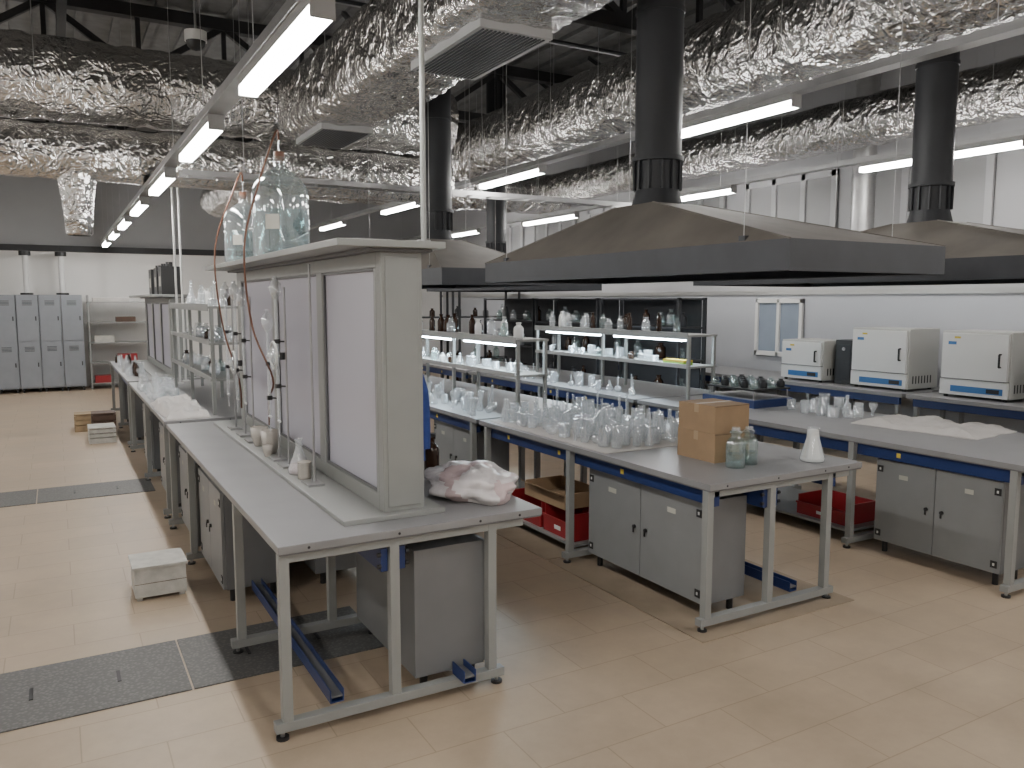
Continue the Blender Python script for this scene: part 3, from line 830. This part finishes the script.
# ------------------------------------------------------------------ back wall furniture
def locker(x0, w=.36):
    b = MB(); y0, y1 = 17.6, 18.1
    b.box(x0,x0+w,y0+.015,y1,.08,1.85,'locker')
    for x in (x0+.03,x0+w-.06):
        b.box(x,x+.03,y0+.05,y0+.08,0,.08,'black'); b.box(x,x+.03,y1-.08,y1-.05,0,.08,'black')
    for (za,zb) in ((.1,.96),(.98,1.83)):
        b.box(x0+.012,x0+w-.012,y0,y0+.014,za,zb,'locker')
        for i in range(4): b.box(x0+.1,x0+w-.1,y0-.002,y0,zb-.1-i*.025,zb-.09-i*.025,'black')
        b.box(x0+w-.06,x0+w-.04,y0-.015,y0,(za+zb)/2-.04,(za+zb)/2+.04,'black')
    b.build('metal_locker', .004)
for i in range(9): locker(-2.84+i*.368)
b = MB()
for x in (.55,1.62):
    for y in (17.65,18.1): b.box(x,x+.03,y,y+.03,0,1.85,'frame')
for z in (.1,.5,.9,1.3,1.7): b.box(.55,1.65,17.65,18.13,z,z+.02,'frame')
b.box(.62,.95,17.7,18.0,.12,.26,'red'); b.box(1.05,1.4,17.7,18.0,.52,.68,'red'); b.box(.65,1.0,17.7,18,.92,1.05,'pwood'); b.box(1.05,1.4,17.7,18,1.32,1.42,'dwood'); b.box(.65,1.3,17.7,18,1.72,1.80,'cloth')
b.build('storage_rack', .003)
for x in (-.45,.15):
    b = MB(); b.cyl((x,18.0,1.87),(x,18.0,2.66),.05,'white',seg=16); b.cyl((x,18.0,1.85),(x,18.0,1.89),.11,'black',seg=16); b.cyl((x,18.0,2.6),(x,18.0,2.68),.10,'black',seg=16)
    b.beam((x,18.0,2.64),(x,18.22,2.64),.04,.04,'black'); b.build('vent_pipe')
def rack(x0,x1,y0,y1,h=1.9,seed=1,along='x'):
    b = MB(); rnd = random.Random(seed)
    for x in (x0,x1-.04):
        for y in (y0,y1-.04): b.box(x,x+.04,y,y+.04,0,h,'dark')
    if along == 'y': b.box(x1-.055,x1-.045,y0+.04,y1-.04,.1,h-.03,'dark')  # added dark back, stands in for the darkness under the hoods
    for z in (.1,.55,1.0,1.4,h-.03):
        b.box(x0,x1,y0,y1,z,z+.025,'dark')
        x = (x0 if along == 'x' else y0)+.1; e = x1 if along == 'x' else y1
        while x < e-.2 and z < h-.1:
            r = rnd.uniform(.04,.07); hh = rnd.uniform(.14,.25); k = rnd.choice(['glass','gglass','amber','cab','dark','gglass','amber'])
            c = (x, (y0+y1)/2-.05) if along == 'x' else ((x0+x1)/2-.08, x)
            b.lathe((c[0],c[1],z+.026), prof_bottle(hh, r, r*.45), k, 12)
            x += r*2+rnd.uniform(.05,.35)
    b.build('steel_storage_rack', .003)
rack(5.2,6.8,14.2,14.8,2.0,2); rack(3.0,4.6,14.2,14.8,2.0,4); rack(6.9,8.3,14.2,14.8,2.0,5)
rack(6.45,6.9,7.3,8.9,1.78,6,'y'); rack(6.45,6.9,8.95,10.6,1.78,7,'y'); rack(6.45,6.9,10.65,12.3,1.78,8,'y')  # racks added to fill the dark background below the hoods

# ------------------------------------------------------------------ floor items
b = MB(); b.box(.32,.60,4.98,5.26,.02,.19,'pwood'); b.box(.31,.61,4.97,5.27,.19,.205,'pwood'); b.box(.33,.36,4.99,5.25,0,.02,'pwood'); b.box(.56,.59,4.99,5.25,0,.02,'pwood')
for z in (.10,): b.box(.318,.602,4.978,4.98,z,z+.003,'dwood')
b.build('painted_wooden_box', .006)
def wbox(x,y,w,l,h,k,name='wooden_crate'):
    b = MB(); 
    for i in range(3): b.box(x,x+.02,y,y+l,.02+i*h/3,.02+(i+1)*h/3-.01,k); b.box(x+w-.02,x+w,y,y+l,.02+i*h/3,.02+(i+1)*h/3-.01,k); b.box(x+.02,x+w-.02,y,y+.02,.02+i*h/3,.02+(i+1)*h/3-.01,k); b.box(x+.02,x+w-.02,y+l-.02,y+l,.02+i*h/3,.02+(i+1)*h/3-.01,k)
    b.box(x,x+w,y,y+l,0,.02,k); b.box(x+.0,x+w,y,y+l,h+.02,h+.035,k); b.build(name,.003)
wbox(.28,10.9,.30,.4,.16,'pwood'); wbox(.34,11.5,.28,.3,.26,'dwood'); wbox(.15,12.0,.3,.3,.2,'wood')

# ------------------------------------------------------------------ world + camera
w = bpy.data.worlds.new('world'); sc.world = w; w.use_nodes = True
w.node_tree.nodes['Background'].inputs[0].default_value = (.8,.85,.9,1); w.node_tree.nodes['Background'].inputs[1].default_value = .3
cam = bpy.data.cameras.new('camera'); co = bpy.data.objects.new('camera', cam); sc.collection.objects.link(co)
co.location = (0,0,1.75); co.rotation_euler = (math.radians(90-6.0), 0, math.radians(-29.7))
cam.sensor_width = 36; cam.lens = 798/1024*36; cam.clip_start = .05; cam.clip_end = 200
sc.camera = co
